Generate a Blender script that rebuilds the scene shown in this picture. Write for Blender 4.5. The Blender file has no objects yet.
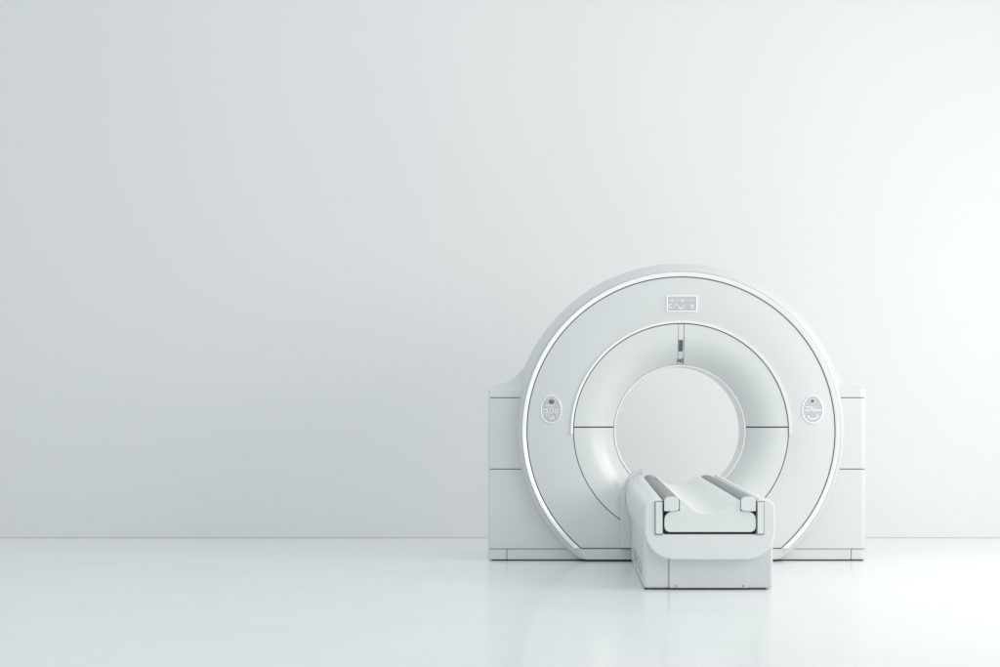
import bpy, bmesh, math
from mathutils import Vector
from math import radians, sin, cos, asin, pi

S = bpy.context.scene
COL = S.collection
# ------------------------------------------------------------------ world scale
# One photo pixel on the scanner's front face (10 m from the camera) is 1/180 m.
K = 180.0
VX, VY = 590.0, 425.0        # where lines running straight back meet
CAM_H = 136.5 / K            # camera height


def P(px, py, Z):
    """Point at depth Z (metres from the camera) that measures (px, py) there."""
    return Vector(((px - VX) / K * Z / 10.0, Z, CAM_H + (VY - py) / K * Z / 10.0))


# ------------------------------------------------------------------ materials
def mat(name, col, rough=0.35, spec=0.5, metal=0.0, coat=0.0, var=0.03, bump=0.0, scale=9.0,
        emit=None, aniso=False):
    m = bpy.data.materials.new(name)
    m.use_nodes = True
    nt = m.node_tree
    b = nt.nodes['Principled BSDF']
    tc = nt.nodes.new('ShaderNodeTexCoord')
    n = nt.nodes.new('ShaderNodeTexNoise')
    n.inputs['Scale'].default_value = scale
    n.inputs['Detail'].default_value = 5
    nt.links.new(tc.outputs['Object'], n.inputs['Vector'])
    mr = nt.nodes.new('ShaderNodeMapRange')
    mr.inputs['To Min'].default_value = max(0.01, rough - var)
    mr.inputs['To Max'].default_value = rough + var
    nt.links.new(n.outputs['Fac'], mr.inputs['Value'])
    nt.links.new(mr.outputs['Result'], b.inputs['Roughness'])
    mx = nt.nodes.new('ShaderNodeMix')
    mx.data_type = 'RGBA'
    mx.inputs[6].default_value = (*[c * 0.992 for c in col], 1)
    mx.inputs[7].default_value = (*[min(1, c * 1.008) for c in col], 1)
    nt.links.new(n.outputs['Fac'], mx.inputs[0])
    nt.links.new(mx.outputs[2], b.inputs['Base Color'])
    b.inputs['Metallic'].default_value = metal
    b.inputs['Specular IOR Level'].default_value = spec
    b.inputs['Coat Weight'].default_value = coat
    b.inputs['Coat Roughness'].default_value = 0.12
    if bump:
        n2 = nt.nodes.new('ShaderNodeTexNoise')
        n2.inputs['Scale'].default_value = 350
        nt.links.new(tc.outputs['Object'], n2.inputs['Vector'])
        bp = nt.nodes.new('ShaderNodeBump')
        bp.inputs['Strength'].default_value = bump
        bp.inputs['Distance'].default_value = 0.0006
        nt.links.new(n2.outputs['Fac'], bp.inputs['Height'])
        nt.links.new(bp.outputs['Normal'], b.inputs['Normal'])
    if emit:
        b.inputs['Emission Color'].default_value = (*emit[:3], 1)
        b.inputs['Emission Strength'].default_value = emit[3]
    return m


M_PANEL = mat('moulded_panel', (.70, .722, .725), .36, bump=.12)
M_SHELL = mat('shell_lacquer', (.68, .705, .705), .33, coat=.15, bump=.08)
M_SIDE = mat('side_lacquer', (.68, .70, .705), .36, bump=.1)
M_BORE = mat('bore_plastic', (.74, .765, .765), .30, coat=.2)
M_TRIM = mat('white_gloss_trim', (.97, .97, .97), .12, coat=.6)
M_TABLE = mat('table_lacquer', (.80, .82, .82), .3, coat=.2, bump=.06)
M_TOP = mat('tabletop_composite', (.81, .835, .83), .38)
M_RAIL = mat('grey_rail_vinyl', (.28, .30, .30), .5, bump=.2)
M_DARK = mat('dark_gap_fill', (.012, .015, .017), .6)  # gap filler; under the scanner it stands in for recess shadow
M_SEAM = mat('seam_shade', (.10, .112, .118), .7)  # dark tone that paints shade into grooves and panel edges
M_GLASS = mat('panel_glass', (.56, .57, .595), .2, coat=.4)
M_ICON = mat('white_print', (.84, .85, .86), .4)
M_SCREEN = mat('dark_screen', (.10, .12, .125), .25, coat=.4)
M_RED = mat('red_button', (.26, .09, .08), .35)
M_GAP = mat('soft_seam_shade', (.16, .175, .18), .7)  # lighter tone painting the shade in the cabinet seams
M_GREYB = mat('grey_button', (.18, .19, .20), .35)
M_LETTER = mat('relief_lettering', (.52, .55, .555), .4)
M_STEEL = mat('screw_steel', (.35, .36, .37), .3, metal=.9)


# ------------------------------------------------------------------ mesh helpers
def finish(name, bm, m, parent=None, bevel=0, seg=3, angle=30, smooth=35):
    bmesh.ops.remove_doubles(bm, verts=bm.verts, dist=1e-6)
    bmesh.ops.recalc_face_normals(bm, faces=bm.faces)
    me = bpy.data.meshes.new(name)
    bm.to_mesh(me)
    bm.free()
    me.materials.append(m)
    me.shade_smooth()
    me.set_sharp_from_angle(angle=radians(smooth))
    o = bpy.data.objects.new(name, me)
    COL.objects.link(o)
    if parent is not None:
        o.parent = parent
        r = parent
        while r.parent is not None:
            r = r.parent
        o.matrix_parent_inverse.identity()
        off = world_loc(parent)
        me.transform(__import__('mathutils').Matrix.Translation(-off))
    if bevel:
        b = o.modifiers.new('edge_rounding', 'BEVEL')
        b.width = bevel
        b.segments = seg
        b.limit_method = 'ANGLE'
        b.angle_limit = radians(angle)
        b.harden_normals = True
        b.use_clamp_overlap = True
    return o


def world_loc(o):
    v = Vector((0, 0, 0))
    while o is not None:
        v += Vector(o.location)
        o = o.parent
    return v


def grid(bm, rows, close_u=False, close_v=False):
    """rows: list of lists of points -> quads."""
    V = [[bm.verts.new(p) for p in r] for r in rows]
    nr, nc = len(V), len(V[0])
    for i in range(nr if close_u else nr - 1):
        for j in range(nc if close_v else nc - 1):
            a, b = V[i][j], V[(i + 1) % nr][j]
            c, d = V[(i + 1) % nr][(j + 1) % nc], V[i][(j + 1) % nc]
            try:
                bm.faces.new((a, b, c, d))
            except ValueError:
                pass
    return V


def loft(bm, sections):
    """Closed outlines of equal length -> capped solid."""
    V = grid(bm, sections, close_v=True)
    bm.faces.new(V[0])
    bm.faces.new(list(reversed(V[-1])))


def box(bm, x0, x1, y0, y1, z0, z1):
    o = [(x0, z0), (x1, z0), (x1, z1), (x0, z1)]
    loft(bm, [[Vector((x, y0, z)) for x, z in o], [Vector((x, y1, z)) for x, z in o]])


def pxbox(bm, x0, y0, x1, y1, Za, Zb):
    """Box whose front face measures the given rectangle at depth Za; runs straight back to Zb."""
    a, b = P(x0, y1, Za), P(x1, y0, Za)
    box(bm, a.x, b.x, Za, Zb, a.z, b.z)


def prism(bm, pts, Za, Zb, back=None):
    f = [P(x, y, Za) for x, y in pts]
    if back:
        g = [P(x, y, Zb) for x, y in back]
    else:
        g = [Vector((v.x, Zb, v.z)) for v in f]
    loft(bm, [f, g])


def spline(pts, n=5):
    """Catmull-Rom through pts (open)."""
    out = []
    q = [pts[0]] + list(pts) + [pts[-1]]
    for i in range(1, len(q) - 2):
        p0, p1, p2, p3 = q[i - 1], q[i], q[i + 1], q[i + 2]
        for k in range(n):
            t = k / n
            out.append(tuple(0.5 * ((2 * p1[a]) + (-p0[a] + p2[a]) * t +
                                    (2 * p0[a] - 5 * p1[a] + 4 * p2[a] - p3[a]) * t * t +
                                    (-p0[a] + 3 * p1[a] - 3 * p2[a] + p3[a]) * t ** 3) for a in (0, 1)))
    out.append(tuple(pts[-1]))
    return out


def thing(name, label, cat, loc):
    o = bpy.data.objects.new(name, None)
    o.empty_display_size = .2
    COL.objects.link(o)
    o.location = loc
    o['label'] = label
    o['category'] = cat
    return o


def structure(o):
    o['kind'] = 'structure'
    return o


# ------------------------------------------------------------------ setting
WALL_Y = 12.08


def setting_mat(name, col, rough, spec, floor=False):
    m = bpy.data.materials.new(name)
    m.use_nodes = True
    nt = m.node_tree
    b = nt.nodes['Principled BSDF']
    tc = nt.nodes.new('ShaderNodeTexCoord')
    n = nt.nodes.new('ShaderNodeTexNoise')
    n.inputs['Scale'].default_value = 1.1 if floor else .8
    n.inputs['Detail'].default_value = 6
    nt.links.new(tc.outputs['Object'], n.inputs['Vector'])
    mr = nt.nodes.new('ShaderNodeMapRange')
    mr.inputs['To Min'].default_value = rough - (.03 if floor else .06)
    mr.inputs['To Max'].default_value = rough + (.03 if floor else .06)
    nt.links.new(n.outputs['Fac'], mr.inputs['Value'])
    nt.links.new(mr.outputs['Result'], b.inputs['Roughness'])
    mx = nt.nodes.new('ShaderNodeMix')
    mx.data_type = 'RGBA'
    mx.inputs[6].default_value = (*[c * .992 for c in col], 1)
    mx.inputs[7].default_value = (*[min(1, c * 1.008) for c in col], 1)
    nt.links.new(n.outputs['Fac'], mx.inputs[0])
    nt.links.new(mx.outputs[2], b.inputs['Base Color'])
    b.inputs['Specular IOR Level'].default_value = spec
    if floor:
        n2 = nt.nodes.new('ShaderNodeTexNoise')
        n2.inputs['Scale'].default_value = 2.5
        nt.links.new(tc.outputs['Object'], n2.inputs['Vector'])
        bp = nt.nodes.new('ShaderNodeBump')
        bp.inputs['Strength'].default_value = .05
        bp.inputs['Distance'].default_value = .004
        nt.links.new(n2.outputs['Fac'], bp.inputs['Height'])
        nt.links.new(bp.outputs['Normal'], b.inputs['Normal'])
    return m


M_FLOOR = setting_mat('polished_floor', (.89, .91, .913), .17, .5, True)
M_WALL = setting_mat('painted_wall', (.848, .855, .858), .6, .25)

bm = bmesh.new()
bm.faces.new([bm.verts.new(p) for p in ((-16, -6, 0), (16, -6, 0), (16, WALL_Y + .1, 0), (-16, WALL_Y + .1, 0))])
structure(finish('floor', bm, M_FLOOR))
bm = bmesh.new()
box(bm, -16, 16, WALL_Y, WALL_Y + .2, .0014, 9)
structure(finish('wall', bm, M_WALL))

# ------------------------------------------------------------------ scanner
F = 10.0                       # depth of the scanner's front face
CX, CZ = (681 - VX) / K, CAM_H + (VY - 431) / K
scanner = thing('mri_scanner', 'large white ring-shaped medical scanner with round open bore, standing on glossy floor',
                'scanner', (CX, F, 0))


def R(px):
    return px / K


def angles(a0=0, a1=360, step=1.0, extra=()):
    n = int(round((a1 - a0) / step))
    L = [radians(a0 + (a1 - a0) * i / n) for i in range(n + 1)]
    for e in extra:
        if radians(a0) < e < radians(a1):
            L = [x for x in L if abs(x - e) > radians(.25)] + [e]
    return sorted(L)


def clip(r, a, low):
    """Limit a radius so the point stays above `low` metres under the centre."""
    s = -sin(a)
    return min(r, low / s) if s > 1e-6 else r


def pt(r, a, y):
    return Vector((CX + r * cos(a), y, CZ + r * sin(a)))


def corner(r, low):
    c = asin(low / r)
    return (pi + c, 2 * pi - c)


CUT = R(117.0)                 # underside of the round front panel, below the centre
FLOOR_CUT = CZ - .0115

# chassis: inner carcass, its dark colour standing in for shade in the seams
bm = bmesh.new()
A = angles(0, 360, 2)[:-1]
prof = [(R(68.0), 10.17), (R(104), 10.02), (R(112), 10.008), (R(157), 10.008), (R(158), 10.012),
        (R(158), 10.55), (R(68.5), 10.55)]
grid(bm, [[pt(clip(r, a, FLOOR_CUT - .004), a, y) for r, y in prof] for a in A], True, True)
finish('chassis', bm, M_SEAM, scanner)

# front panel
bm = bmesh.new()
A = angles(0, 360, 1, corner(R(153.6), CUT))[:-1]
rin = R(107.8)
rows = []
for a in A:
    ro = clip(R(153.6), a, CUT)
    rows.append([pt(r, a, y) for r, y in (
        (rin, 10.006), (rin, 10.0025), (rin + .0008, 10.0006), (rin + .003, 10.0),
        ((rin + ro) / 2, 10.0), (ro - .003, 10.0), (ro - .0008, 10.0006), (ro, 10.0025), (ro, 10.006))])
grid(bm, rows, True, False)
panel = finish('front_panel', bm, M_PANEL, scanner)

# outer shell
bm = bmesh.new()
A = angles(0, 360, 1, corner(R(154.5), R(118.0)) + corner(R(163), FLOOR_CUT) + corner(.95, FLOOR_CUT))[:-1]
SHELL = [(159.3, 10.0005), (159.5, 10.0035), (160.0, 10.0035), (160.2, 10.0012)] + spline([
    (160.6, 10.0018), (161.6, 10.008), (162.7, 10.022), (163.8, 10.044), (165.2, 10.070), (167.0, 10.098), (168.8, 10.132), (170.2, 10.176),
    (171.0, 10.23), (171.4, 10.32), (171.4, 10.50), (170.6, 10.56), (168.2, 10.61), (163, 10.637), (150, 10.645)], 4) + [
    (80, 10.645), (70, 10.63), (68, 10.60)]
rows = []
for a in A:
    ri = clip(R(154.5), a, R(118.0))
    L = [(ri, 10.012), (ri, 10.003), (ri + .003, 10.0005)]
    L += [(clip(R(r), a, FLOOR_CUT), y) for r, y in SHELL]
    rows.append([pt(r, a, y) for r, y in L])
grid(bm, rows, True, False)
finish('outer_shell', bm, M_SHELL, scanner)


# bright trims
def trim(name, r0, r1, low, a0, a1, h=.004, base=9.9995, lean=0.0):
    bm = bmesh.new()
    A = angles(a0, a1, 1, corner(r1, low) + tuple(x - 2 * pi for x in corner(r1, low)))
    rows = []
    for a in A:
        rr = []
        for t, d in ((0, -.006), (0, h * .8), (.06, h * .96), (.14, h), (.86, h), (.94, h * .96), (1, h * .8), (1, -.006)):
            r = clip(r0 + (r1 - r0) * t, a, low)
            rr.append(pt(r, a, base - d - (lean * t if d > 0 else 0)))
        rows.append(rr)
    V = grid(bm, rows)
    bm.faces.new(V[0]); bm.faces.new(list(reversed(V[-1])))
    return finish(name, bm, M_TRIM, scanner)


ca = math.degrees(asin(CUT / R(154.6)))
trim('ring_trim', R(154.6), R(158.4), CUT, -ca, 180 + ca, lean=.010)
trim('bore_trim', R(108.0), R(110.2), R(3.5), -1.8, 181.8, h=.003, lean=.005)


# funnel round the bore, in segments with real gaps
def funnel_y(r):
    """depth of the flared surface at radius r (pixels)"""
    t = (107.0 - r) / (107.0 - 66.0)
    t = max(0, min(1, t))
    return 10.002 + .018 * t + .115 * t ** 2.8


def funnel(name, base0, off0, base1, off1, off=0.0, m=M_BORE, radii=None, n=60):
    """segment between two straight edges; offN = pixels by which the edge is shifted off the ray baseN"""
    bm = bmesh.new()
    radii = radii or [66.9 + 40.1 * k / 40 for k in range(41)]
    rows = []
    for j in range(n + 1):
        rr = []
        for r in radii:
            t0 = radians(base0) + asin(off0 / r)
            t1 = radians(base1) + asin(off1 / r)
            a = t0 + (t1 - t0) * j / n
            rr.append((pt(R(r), a, funnel_y(r) + off)))
        r = radii[-1]
        rr.append(pt(R(r), a, funnel_y(r) + off + .012))
        rows.append(rr)
    # thickness returned at the two straight edges
    first = [p + Vector((0, .012, 0)) for p in rows[0]]
    last = [p + Vector((0, .012, 0)) for p in rows[-1]]
    grid(bm, [first] + rows + [last])
    return finish(name, bm, m, scanner)


funnel('bore_cover', 0, 4.5, 90, -3.4, n=50)
funnel('bore_cover', 90, 2.75, 180, -4.5, n=50)
funnel('bore_cover', 180, -3.3, 360, 3.3, n=90)
strip = funnel('indicator_strip', 90, -2.95, 90, 2.35, off=.0015, n=3)
# display and lettering on the strip
def on_funnel(r):
    return funnel_y(r) + .0005


bm = bmesh.new()
rows = []
for k in range(7):
    r = 80 + 11 * k / 6
    rows.append([Vector((CX + x / K, on_funnel(r) - d, CZ + R(r))) for x, d in ((-1.9, -.004), (-1.9, .003), (2.1, .003), (2.1, -.004))])
V = grid(bm, rows, close_v=True)
bm.faces.new(V[0]); bm.faces.new(list(reversed(V[-1])))
finish('display', bm, M_SCREEN, strip)


def text(name, body, px, py, y, size_px, m, parent, rotz=0.0, sx=1.0, ext=.0008, loc=None, offset=0.0, tilt=0.0, spacing=1.0):
    cu = bpy.data.curves.new(name, 'FONT')
    cu.body = body
    cu.size = size_px / K * 1.38
    cu.extrude = ext
    cu.offset = offset
    cu.space_character = spacing
    cu.align_x = 'CENTER'
    cu.align_y = 'CENTER'
    t = bpy.data.objects.new(name + '_src', cu)
    COL.objects.link(t)
    me = bpy.data.meshes.new_from_object(t)
    bpy.data.objects.remove(t)
    me.name = name
    me.materials.clear()
    me.materials.append(m)
    o = bpy.data.objects.new(name, me)
    COL.objects.link(o)
    from mathutils import Matrix
    me.transform(Matrix.Diagonal((sx, 1, 1, 1)))
    me.transform(Matrix.Rotation(tilt, 4, 'X'))
    me.transform(Matrix.Rotation(pi / 2, 4, 'X'))
    me.transform(Matrix.Rotation(rotz, 4, 'Z'))
    w = loc if loc is not None else P(px, py, F)
    if loc is None:
        w = Vector((w.x, y, w.z))
    me.transform(Matrix.Translation(w - world_loc(parent)))
    o.parent = parent
    return o


text('lettering', 'F47', 681.2, 360.6, funnel_y(70) - .004, 6.0, M_SCREEN, strip, sx=.55, ext=.002, tilt=.9, offset=.0004)

# bore tube
bm = bmesh.new()
A = angles(0, 360, 1)[:-1]
prof = [(R(67.6), 10.155), (R(67.4), 10.134), (R(67.0), 10.1255), (R(66.4), 10.1215), (R(65.8), 10.1225), (R(65.2), 10.127), (R(65.0), 10.135), (R(65.0), 10.15),
        (R(65.5), 10.17), (R(66.8), 10.60), (R(67.2), 10.632), (R(68.2), 10.645)]
grid(bm, [[pt(r, a, y) for r, y in prof] for a in A], True, False)
tube = finish('bore_tube', bm, M_BORE, scanner)
bm = bmesh.new()
grid(bm, [[pt(R(66.0 + .85 * cos(t)), a, 10.1235 - R(.85) * sin(t)) for t in [2 * pi * k / 12 for k in range(12)]] for a in A], True, True)
finish('bore_lip', bm, M_TRIM, tube)


# side cabinets -------------------------------------------------------------
def side(sgn):
    """sgn -1: left cabinet, +1: right cabinet (outer edge, inner edge in photo pixels at the cabinet face)"""
    Zf, Zb = 10.062, 10.58
    sc = 1.0062
    # physical x of a photo measurement taken on the cabinet's face
    X = lambda px: (px - VX) / K * sc
    Zh = lambda py: CAM_H + (VY - py) / K * sc
    outer, inner = (488.2, 577) if sgn < 0 else (866.6, 785)
    rad = .010 if sgn < 0 else .034

    def plan(xo, xi, r):
        """outline in plan: rounded outer corners"""
        L = [(xi, Zf)]
        o = X(xo)
        for cy, q0 in ((Zf + r, 0), (Zb - r, 1)):
            for k in range(7):
                a = (q0 + k / 6) * pi / 2
                L.append((o - sgn * r + sgn * r * sin(a), cy - r * cos(a)))
        L.append((xi, Zb))
        return L

    def slab(name, py0, py1, xi=None, xo=None, r=rad, bev=.0022):
        bm = bmesh.new()
        L = plan(outer if xo is None else xo, X(inner if xi is None else xi), r)
        loft(bm, [[Vector((x, y, Zh(py1))) for x, y in L], [Vector((x, y, Zh(py0))) for x, y in L]])
        return finish(name, bm, M_SIDE, scanner, bevel=bev, seg=2, angle=50)

    slab('side_panel', 398.1, 468.7)
    slab('side_panel', 469.5, 548.7)
    seam = 506.8 if sgn < 0 else 851.2
    slab('base_panel', 549.3, 559.4, xi=seam - (.3 if sgn < 0 else -.3))
    bm = bmesh.new()
    a, b = sorted((X(seam + (.3 if sgn < 0 else -.3)), X(592 if sgn < 0 else 770)))
    box(bm, a, b, Zf, Zb, Zh(559.4), Zh(549.3))
    finish('base_panel', bm, M_SIDE, scanner, bevel=.0018, seg=2)
    # inner carcass, coloured dark to paint the shade of the cabinet seams
    bm = bmesh.new()
    a, b = sorted((X(outer - sgn * 2.2), X(inner)))
    box(bm, a, b, Zf + .010, Zb - .010, .0105, Zh(391))
    finish('carcass', bm, M_GAP, scanner)
    # shoulder: flat-fronted cap whose top swells up to meet the ring
    if sgn < 0:
        top = [(488.2, 390.2), (489.5, 388.0), (492, 386.6), (497, 384.6), (503, 382.2), (508, 380.3), (512, 378.0),
               (515.3, 375.2), (518, 371.6), (521, 368.6), (526, 366), (532, 364), (540, 362), (552, 360)]
    else:
        top = [(866.6, 392), (866.2, 389.0), (864.8, 386.2), (861.5, 383.6), (856, 381.4), (850.5, 379.8), (846, 378.2),
               (842.6, 375.8), (840, 372.6), (837, 369.6), (832, 366.6), (824, 364), (816, 362), (806, 360)]
    top = spline(top, 3)
    bm = bmesh.new()
    rows = []
    T = [0, .0015, .006, .014, .026, .042, .06, .08, .105, .135, .17, .22]
    D = Zb - Zf
    for x, yt in top:
        edge = abs(X(x) - X(outer))
        # roundness of the outer corner in plan
        rr = rad
        ins = rr - math.sqrt(max(0, rr * rr - max(0, rr - edge) ** 2)) if edge < rr else 0
        flat = Zh(389.6) if sgn < 0 else Zh(388.6)
        ztop = Zh(yt)
        zf = min(flat, ztop - .0)
        row = [Vector((X(x), Zf + ins, Zh(397.3)))]
        for t in T:
            s = min(1, t / .135)
            s = s * s * (3 - 2 * s) if t > .014 else s * s * (3 - 2 * s)
            y = Zf + ins + t
            # farther back the cap shrinks in the picture, so it is built a little higher there
            row.append(Vector((X(x), y, zf - (.004 if t == 0 else 0) + (ztop - zf) * s)))
        row.append(Vector((X(x), Zb - .1, ztop)))
        row.append(Vector((X(x), Zb - .02 - ins, ztop - .012)))
        row.append(Vector((X(x), Zb - ins, ztop - .035)))
        row.append(Vector((X(x), Zb - ins, Zh(397.3))))
        rows.append(row)
    grid(bm, rows, False, True)
    # close the two ends
    bm.verts.ensure_lookup_table()
    n = len(rows[0])
    vs = list(bm.verts)
    bm.faces.new(vs[:n]); bm.faces.new(list(reversed(vs[-n:])))
    finish('shoulder_cover', bm, M_SHELL, scanner, smooth=42)


side(-1)
side(1)

# black filler under the body, standing in for the recess shadow
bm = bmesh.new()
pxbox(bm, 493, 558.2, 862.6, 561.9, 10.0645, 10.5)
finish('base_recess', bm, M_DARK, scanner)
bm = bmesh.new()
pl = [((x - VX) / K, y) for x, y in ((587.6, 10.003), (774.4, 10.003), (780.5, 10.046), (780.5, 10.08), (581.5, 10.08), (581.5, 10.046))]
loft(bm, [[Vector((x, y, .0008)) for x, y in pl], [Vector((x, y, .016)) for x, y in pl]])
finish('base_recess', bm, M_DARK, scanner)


# controls ------------------------------------------------------------------
def flat(bm, pts, y0, y1):
    loft(bm, [[Vector((x, y0, z)) for x, z in pts], [Vector((x, y1, z)) for x, z in pts]])


def fp(px, py):
    v = P(px, py, F)
    return v.x, v.z


def ellipse(cx, cy, a, b, n=32):
    return [fp(cx + a * cos(2 * pi * k / n), cy + b * sin(2 * pi * k / n)) for k in range(n)]


def egg(cx, cy, a, b, n=48):
    L = []
    for k in range(n):
        t = 2 * pi * k / n
        x, y = cos(t), sin(t)          # y down
        w = 1 + .075 * y
        L.append(fp(cx + a * x * w, cy + b * y))
    return L


def rim(bm, outer, inner, y0, y1):
    rows = []
    for (xo, zo), (xi, zi) in zip(outer, inner):
        mx, mz = (xo + xi) / 2, (zo + zi) / 2
        rows.append([Vector((xo, y1, zo)), Vector((xo, y0 + .002, zo)), Vector((mx, y0, mz)),
                     Vector((xi, y0 + .002, zi)), Vector((xi, y1, zi))])
    grid(bm, rows, True, False)


def stroke(bm, pts, w, y0, y1, step=.00001):
    """a little raised printed stroke following pts (px), w px wide"""
    for i, ((xa, ya), (xb, yb)) in enumerate(zip(pts[:-1], pts[1:])):
        d = Vector((xb - xa, yb - ya))
        if d.length < 1e-6:
            continue
        d.normalize()
        n = Vector((-d.y, d.x)) * w / 2
        e = d * w * .35
        q = [(xa - e.x + n.x, ya - e.y + n.y), (xb + e.x + n.x, yb + e.y + n.y),
             (xb + e.x - n.x, yb + e.y - n.y), (xa - e.x - n.x, ya - e.y - n.y)]
        flat(bm, [fp(*p) for p in q], y0 - step * (i % 7), y1 + step * i)


def arc(cx, cy, rx, ry, a0, a1, n=10):
    return [(cx + rx * cos(radians(a0 + (a1 - a0) * k / n)), cy + ry * sin(radians(a0 + (a1 - a0) * k / n))) for k in range(n + 1)]


Y0 = 9.9995


def strokes(name, items, m, parent):
    bm = bmesh.new()
    for k, (pts, w) in enumerate(items):
        stroke(bm, pts, w * .82, Y0 - .0045 - .00009 * k, Y0 - .0030)
    return finish(name, bm, m, parent)


def control(cx, cy, left):
    bm = bmesh.new()
    flat(bm, egg(cx, cy, 9.6, 13.2), Y0 - .0035, Y0 + .004)
    g = finish('control_panel', bm, M_GLASS, scanner)
    g['label'] = ('egg-shaped control panel on the left of the round front, dark grey oval button on top' if left else
                  'egg-shaped control panel on the right of the round front, small reddish button on top')
    bm = bmesh.new()
    rim(bm, egg(cx, cy, 10.7, 14.2), egg(cx, cy, 9.6, 13.2), Y0 - .006, Y0 + .003)
    finish('bezel', bm, M_TRIM, g)
    if left:
        bm = bmesh.new()
        flat(bm, ellipse(cx + .3, cy - 7.6, 2.8, 2.2), Y0 - .0065, Y0 - .003)
        finish('button', bm, M_GREYB, g, bevel=.0012, seg=2)
        it = [(arc(cx + .3, cy - 7.6, 4.0, 3.4, 0, 360, 18), .5),
              ([(cx - 5, cy - 5), (cx - 4.4, cy - 3.4), (cx + 2.6, cy - 3.4)], .8),
              (arc(cx - 6.2, cy + 1.8, 2.2, 2.0, 0, 360, 14), 1.0),
              ([(cx - 4, cy + 0), (cx - 3.4, cy + 4)], .9),
              ([(cx - 1.8, cy + 4.4), (cx - .8, cy - .6), (cx + .6, cy - 1.6), (cx + 2.2, cy + 1), (cx + 1.8, cy + 3.4), (cx - .6, cy + 3.6)], 1.0),
              ([(cx + 3.6, cy + 4.4), (cx + 4.4, cy + .2), (cx + 9, cy + .2)], .9),
              ([(cx + 4.4, cy + 2.2), (cx + 8.2, cy + 2.4)], .7),
              ([(cx + 4.2, cy + 3), (cx + 6.6, cy + 7.2)], .8), ([(cx + 6.2, cy + 3), (cx + 8, cy + 5.4)], .8),
              ([(cx - 5.0, cy + 5.2), (cx - 5.8, cy + 7.4)], .9),
              ([(cx - 2.6, cy + 6.4), (cx - 2.2, cy + 8.8), (cx - .6, cy + 9.8), (cx + .4, cy + 8.8), (cx + 2, cy + 9.8), (cx + 3, cy + 7.6), (cx + .8, cy + 7.8)], 1.2)]
    else:
        bm = bmesh.new()
        flat(bm, ellipse(cx - .2, cy - 8.2, 1.5, 1.3), Y0 - .0065, Y0 - .003)
        finish('button', bm, M_RED, g, bevel=.0008, seg=2)
        it = [(arc(cx - .2, cy - 8.0, 2.6, 2.3, 0, 360, 16), .45),
              ([(cx - 6.6, cy - 2.4), (cx - 2.6, cy - 2.6)], 1.2), ([(cx - 5.2, cy - 2.4), (cx - 5.0, cy + 1.6)], 1.2),
              ([(cx - 8, cy + 1.0), (cx - 4, cy + 1.4)], 1.0),
              ([(cx - 2.4, cy + 1.8), (cx - 1.2, cy - 2.4), (cx + .2, cy + 1.8)], 1.1),
              ([(cx + 1.2, cy - 2), (cx + 1.4, cy + 1.6), (cx + 3.6, cy + 1.8), (cx + 3.8, cy - 1)], 1.1),
              ([(cx + 4.6, cy + .8), (cx + 8.6, cy + .8)], 1.5),
              (arc(cx, cy + 6.4, 4.8, 3.4, 20, 160, 10), 1.8),
              ([(cx - 4.6, cy + 6.6), (cx - 4.0, cy + 8.4)], 1.6), ([(cx + 4.4, cy + 5.2), (cx + 5.4, cy + 7.2)], 1.6)]
    strokes('symbols', it, M_ICON, g)


control(551.2, 409.3, True)
control(812.6, 409.3, False)

# rectangular status plate above the bore
bm = bmesh.new()
flat(bm, [fp(667.4, 296.6), fp(696.2, 296.6), fp(696.2, 311.0), fp(667.4, 311.0)], Y0 - .0035, Y0 + .004)
plate = finish('display_panel', bm, M_GLASS, scanner)
bm = bmesh.new()
rim(bm, [fp(666.4, 295.6), fp(697.2, 295.6), fp(697.2, 312.0), fp(666.4, 312.0)],
    [fp(667.5, 296.7), fp(696.1, 296.7), fp(696.1, 310.9), fp(667.5, 310.9)], Y0 - .006, Y0 + .003)
finish('bezel', bm, M_TRIM, plate)
it = [([(670, 300.4), (672.4, 300)], 1.3), ([(672.6, 300.5), (674.8, 300.5)], 1.0), ([(677.8, 298.6), (677.2, 301.6)], .8),
      (arc(682.5, 301, 1.5, 1.5, 180, 360, 8), 1.0), ([(681, 301.2), (684.4, 301.2)], 1.0),
      (arc(687.6, 300.4, 1.2, 1.6, 90, 270, 6), .45), ([(689.2, 300.6), (691, 300.6)], 1.0), ([(691.6, 300.6), (694, 300.2)], .5),
      (arc(670.4, 306.2, 1.6, 2.0, 30, 330, 10), 1.2), ([(674.9, 304.8), (674.5, 307.2)], .9),
      ([(675.6, 303.4), (678.4, 306.6), (680.4, 308.4), (681.8, 307.2)], .9), ([(679, 308), (681.4, 308.6)], 1.8),
      ([(683.6, 303.4), (683.4, 306), (682.2, 307.4)], .8), ([(683.5, 305.4), (685.4, 308)], .9),
      (arc(687.2, 306, 1.2, 1.6, 200, 340, 6), .4),
      (arc(691.9, 306.4, 1.6, 1.5, 0, 360, 12), 1.1), ([(691.2, 306.4), (692.6, 306.4)], .5)]
strokes('symbols', it, M_ICON, plate)

# ------------------------------------------------------------------ patient table
ZF, ZB = 8.27, 9.965
tl = P(709, 590, ZF)
table = thing('patient_table', 'white sliding patient table with hollowed top and grey rails, docked at the scanner bore',
              'patient table', (tl.x, ZF, 0))

MF, MB = 710.0, 678.0          # mirror lines front and back


def sym(half, mid):
    return half + [(2 * mid - x, y) for x, y in reversed(half)]


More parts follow.
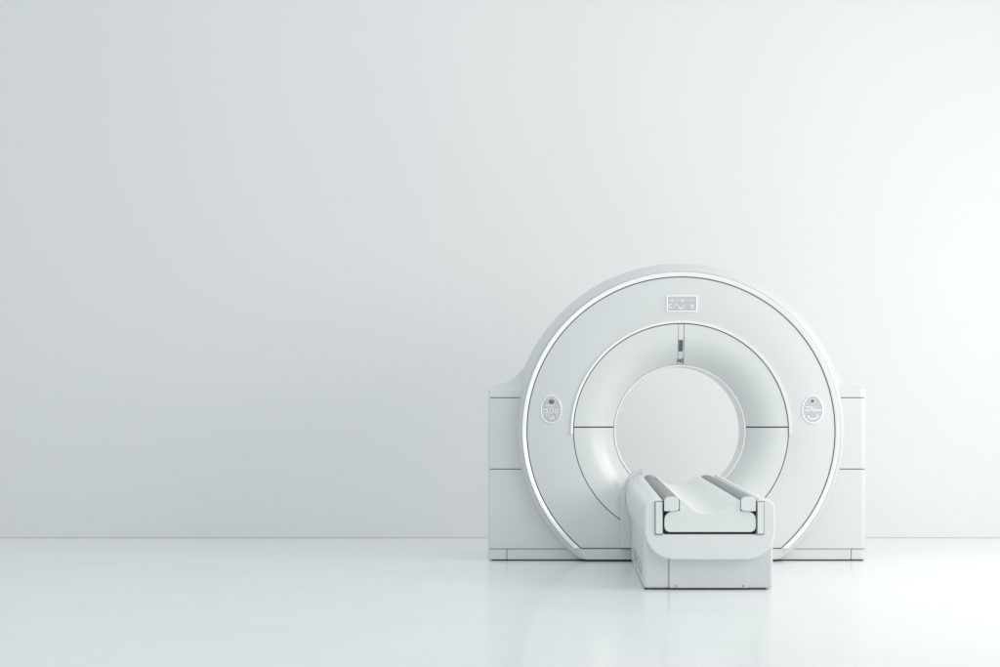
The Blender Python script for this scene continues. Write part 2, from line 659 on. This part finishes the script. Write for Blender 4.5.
fo = spline([(660, 499.3), (654, 499.6), (649, 501.2), (646, 504.2), (645, 509), (645, 520), (645, 532), (646.6, 540),
             (650.6, 547.4), (656.6, 553.6), (664, 557.8), (674, 559.6)], 4)
bo = spline([(640.8, 475.0), (637.4, 475.8), (633.6, 478.2), (630.2, 482.4), (627.2, 488), (625.7, 495), (626.2, 504), (628, 511),
             (631, 518), (636, 524), (642, 528), (650, 530)], 4)
fh = [(663.3, 534.4), (663.3, 501.0), (662.3, 499.7)] + fo
bh = [(642.6, 501.5), (642.6, 477.0), (642.0, 475.6)] + bo


def loft_sections(name, f, b, za, zb, m, parent, bevel=0, steps=1, bulge=0.0, seg=3, angle=30, smooth=35):
    bm = bmesh.new()
    secs = []
    A = [P(x, y, za) for x, y in f]
    B = [P(x, y, zb) for x, y in b]
    for k in range(steps + 1):
        t = k / steps
        secs.append([a.lerp(c, t) for a, c in zip(A, B)])
    loft(bm, secs)
    return finish(name, bm, m, parent, bevel=bevel, seg=seg, angle=angle, smooth=smooth)


cradle = loft_sections('table_housing', sym(fh, MF), sym(bh, MB), ZF - .02, ZB, M_TABLE, table, bevel=.008, angle=40)

# crease along both shoulders is a raised cap strip
for s in (0, 1):
    f = [(647.4, 502.6), (650.4, 500.0), (655, 498.9), (661.4, 498.7), (661.4, 501), (650, 503.5)]
    b = [(631.8, 481.8), (634.2, 478.4), (637.8, 475.1), (641.4, 474.4), (641.4, 477), (636, 482)]
    if s:
        f = [(2 * MF - x, y) for x, y in reversed(f)]
        b = [(2 * MB - x, y) for x, y in reversed(b)]
    loft_sections('shoulder_cap', f, b, ZF - .005, ZB - .004, M_TABLE, table, bevel=.003, angle=25, smooth=50)

# dark liner of the slot
loft_sections('slot_liner', [(663.5, 511.6), (675, 511.6), (675, 528), (745, 528), (745, 511.6), (756.5, 511.6), (756.5, 534.2), (663.5, 534.2)],
              [(642.8, 488), (652, 488), (652, 498), (704, 498), (704, 488), (713.2, 488), (713.2, 501.3), (642.8, 501.3)],
              ZF - .006, ZB - .004, M_DARK, table)

# end brackets either side of the slot, each in a dark reveal
for s in (0, 1):
    x0, x1 = (654.9, 663.0) if s == 0 else (757.0, 764.2)
    bm = bmesh.new()
    pxbox(bm, x0, 501.4, x1, 534.6, ZF - .0225, ZF - .008)
    br = finish('bracket_seal', bm, M_DARK, table)
    bm = bmesh.new()
    pxbox(bm, x0 + (.7 if s == 0 else .5), 501.9, x1 - (.5 if s == 0 else .3), 533.9, ZF - .029, ZF - .010)
    finish('end_bracket', bm, M_TOP, table, bevel=.0022, seg=2)

# sliding tabletop with its hollow
def dip(x0, x1, y, depth, n=22):
    L = []
    for k in range(n + 1):
        t = k / n
        L.append((x0 + (x1 - x0) * t, y + depth * (0.5 - 0.5 * cos(2 * pi * t)) ** .85))
    return L


def top_outline(hollow, mid, half_out, ynotch, ybot, s):
    L = [(hollow[0][0], ynotch)] + spline(hollow, 3) + [(hollow[-1][0], ynotch)]
    right = [(mid + half_out - 7 * s, ynotch + 1.0 * s), (mid + half_out - 4 * s, ynotch + 2.2 * s), (mid + half_out - 1.2 * s, ynotch + 5 * s),
             (mid + half_out - .2 * s, ynotch + 9 * s), (mid + half_out - .2 * s, ybot - 5 * s), (mid + half_out - 1.6 * s, ybot - 1.6 * s),
             (mid + half_out - 5 * s, ybot)]
    return L + right + [(2 * mid - x, y) for x, y in reversed(right)]


hf = [(679.7, 499.6), (682.2, 500.4), (686, 503.2), (690, 507.0), (695, 510.9), (700, 513.2), (706, 514.2), (712, 513.8),
      (718, 511.9), (724, 508.9), (730, 505.3), (735, 502.4), (738.6, 500.8), (740.6, 500.3)]
hb = [(655.3, 476.4), (657, 476.9), (659.8, 478.8), (663, 481.6), (667, 483.9), (672, 484.9), (677, 485.0), (682, 484.4),
      (686, 482.7), (690, 480.2), (693.4, 478.0), (696.2, 476.9), (698.6, 476.5), (700.3, 476.4)]
tf = top_outline(hf, 710.2, 46.0, 510.6, 532.0, 1.0)
tb = top_outline(hb, 677.8, 34.0, 487.0, 500.6, .72)
loft_sections('tabletop', tf, tb, ZF - .022, ZB + .010, M_TOP, table, bevel=.004, angle=38, seg=3)

# grey side rails with pale end caps
for s in (0, 1):
    f = [(664.1, 511.2), (664.1, 500.6), (665.0, 498.4), (667.2, 496.9), (671.6, 496.5), (676.0, 496.9), (678.2, 498.4), (679.0, 500.8),
         (679.0, 509.2), (677.6, 510.6), (672, 511.4)]
    b = [(643.6, 486), (643.6, 479.0), (644.4, 477.0), (646.2, 475.3), (649.4, 474.9), (652.2, 475.2), (654.0, 476.3), (654.7, 478.2),
         (654.7, 483.6), (653.6, 484.7), (650, 485.6)]
    if s:
        f = [(2 * 710.0 - x, y) for x, y in reversed(f)]
        b = [(2 * 677.8 - x, y) for x, y in reversed(b)]
    rl = loft_sections('side_rail', f, b, ZF - .024, ZB + .012, M_RAIL, table, smooth=30)
    cxm = sum(p[0] for p in f) / len(f)
    cym = sum(p[1] for p in f) / len(f)
    g = [(cxm + (x - cxm) * .985, cym + (y - cym) * .985) for x, y in f]
    bm = bmesh.new()
    prism(bm, g, ZF - .034, ZF - .0235)
    finish('end_cap', bm, M_TOP, rl, bevel=.0018, seg=2, angle=50)

# pedestal
pf = [(643.6, 536), (643.6, 588.8), (773.2, 588.8), (773.2, 536)]
pb = [(631.4, 516), (631.4, 561.6), (731, 561.6), (731, 516)]
PZ = ZF + .02
base = loft_sections('pedestal', pf, pb, PZ, ZB, M_SIDE, table, bevel=.016, seg=4)  # darker lacquer than the housing: shade below it put into the colour
bm = bmesh.new()
pxbox(bm, 669.2, 555, 748.0, 588.0, PZ - .006, PZ + .01)
ap = finish('access_panel', bm, M_SIDE, table, bevel=.003, seg=2)
bm = bmesh.new()
pxbox(bm, 668.6, 552, 669.3, 589.0, PZ - .0012, PZ + .01)
finish('panel_edge_shade', bm, M_SEAM, table)  # dark strip painting the shade on the panel's left edge
for sx in (676.4, 743.2):
    bm = bmesh.new()
    c = P(sx, 585.9, PZ)
    rows = []
    for r, y in ((.0002, PZ - .0085), (.0032, PZ - .0085), (.0046, PZ - .0076), (.0048, PZ - .004)):
        rows.append([Vector((c.x + r * cos(2 * pi * k / 16), y, c.z + r * sin(2 * pi * k / 16))) for k in range(16)])
    grid(bm, rows, False, True)
    finish('screw', bm, M_STEEL, ap)
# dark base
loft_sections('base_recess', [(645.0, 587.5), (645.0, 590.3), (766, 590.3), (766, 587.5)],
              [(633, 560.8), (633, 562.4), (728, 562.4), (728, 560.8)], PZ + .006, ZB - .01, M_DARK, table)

# maker's lettering on the left flank
a = P(643.6, 568, PZ)
b_ = P(631.4, 547, ZB)
dirv = Vector((a.x - b_.x, a.y - b_.y, 0)).normalized()
rz = math.atan2(dirv.y, dirv.x)
cpos = Vector((a.x, a.y, 0)).lerp(Vector((b_.x, b_.y, 0)), .44)
nrm = Vector((dirv.y, -dirv.x, 0))
if nrm.x > 0:
    nrm = -nrm
w = cpos + nrm * .0005
w.z = P(637, 562, 9.0).z
text('lettering', 'VICO', 0, 0, 0, 12.0, M_LETTER, base, rotz=rz, sx=4.6, ext=.004, loc=w, offset=-.0009, spacing=1.12)

# collar where the table meets the scanner
CZF, CZB = 9.945, 9.999
ho = spline([(620.4, 548), (620.4, 520), (620.6, 497), (622.2, 487.6), (626.4, 478.6), (633, 471.9), (638.6, 469.0), (643.2, 468.2)], 5)
hi = spline([(643.2, 474.4), (637.6, 475.0), (633.0, 477.6), (629.6, 482), (626.6, 488), (625.6, 496), (626.4, 506), (632, 520), (632, 548)], 5)
for s in (0, 1):
    o_ = ho + hi
    if s:
        o_ = [(2 * 678.5 - x, y) for x, y in reversed(o_)]
        o_ = [(x, max(y, 488.0)) for x, y in o_]
    bm = bmesh.new()
    prism(bm, o_, CZF + .02, CZB)
    finish('collar', bm, M_SHELL, table, bevel=.006, seg=3, angle=50)

# ------------------------------------------------------------------ light
def area(name, loc, target, sx, sy, power, col):
    l = bpy.data.lights.new(name, 'AREA')
    l.shape = 'RECTANGLE'
    l.size, l.size_y = sx, sy
    l.energy = power
    l.color = col
    o = bpy.data.objects.new(name, l)
    COL.objects.link(o)
    o.location = loc
    o.rotation_euler = (Vector(target) - Vector(loc)).to_track_quat('-Z', 'Y').to_euler()
    return o


L_ = dict(upper=22, near=15, low=48, far=88, ceil=130, world=.638)
area('key_softbox', (4.5, 8.2, 3.0), (.6, 10.2, .6), 1.6, 2.2, L_['upper'], (1.0, .955, .915))
area('near_softbox', (3.4, 9.0, 2.0), (.6, 10.2, .6), 1.2, 1.6, L_['near'], (1.0, .955, .915))
area('low_softbox', (3.9, 6.8, 2.0), (.9, 10.2, .6), 1.6, 2.2, L_['low'], (1.0, .955, .915))
area('side_softbox', (9.5, 7.0, 3.5), (0, 11.0, 1.6), 4.0, 4.0, L_['far'], (1.0, .96, .925))
area('ceiling_fill', (.5, 6.0, 6.2), (.5, 6.6, 0), 9.0, 6.0, L_['ceil'], (.985, 1.0, 1.0))  # unseen overhead fill, added to brighten the floor and table top

W = bpy.data.worlds.new('World')
S.world = W
W.use_nodes = True
bg = W.node_tree.nodes['Background']
bg.inputs['Color'].default_value = (.918, .985, 1.0, 1)
bg.inputs['Strength'].default_value = L_['world']

# ------------------------------------------------------------------ camera
cam = bpy.data.cameras.new('camera')
co = bpy.data.objects.new('camera', cam)
COL.objects.link(co)
co.location = (0, 0, CAM_H)
co.rotation_euler = (pi / 2, 0, 0)
cam.sensor_width = 36
cam.lens = 1800 / 1000 * 36
cam.shift_x = -(VX - 500) / 1000
cam.shift_y = (VY - 333.5) / 1000
cam.clip_end = 200
S.camera = co

S.view_settings.view_transform = 'Standard'
S.view_settings.look = 'None'
S.view_settings.exposure = 0
S.view_settings.gamma = 1
S.cycles.use_denoising = True
S.cycles.max_bounces = 10
S.cycles.diffuse_bounces = 6
S.cycles.use_fast_gi = False
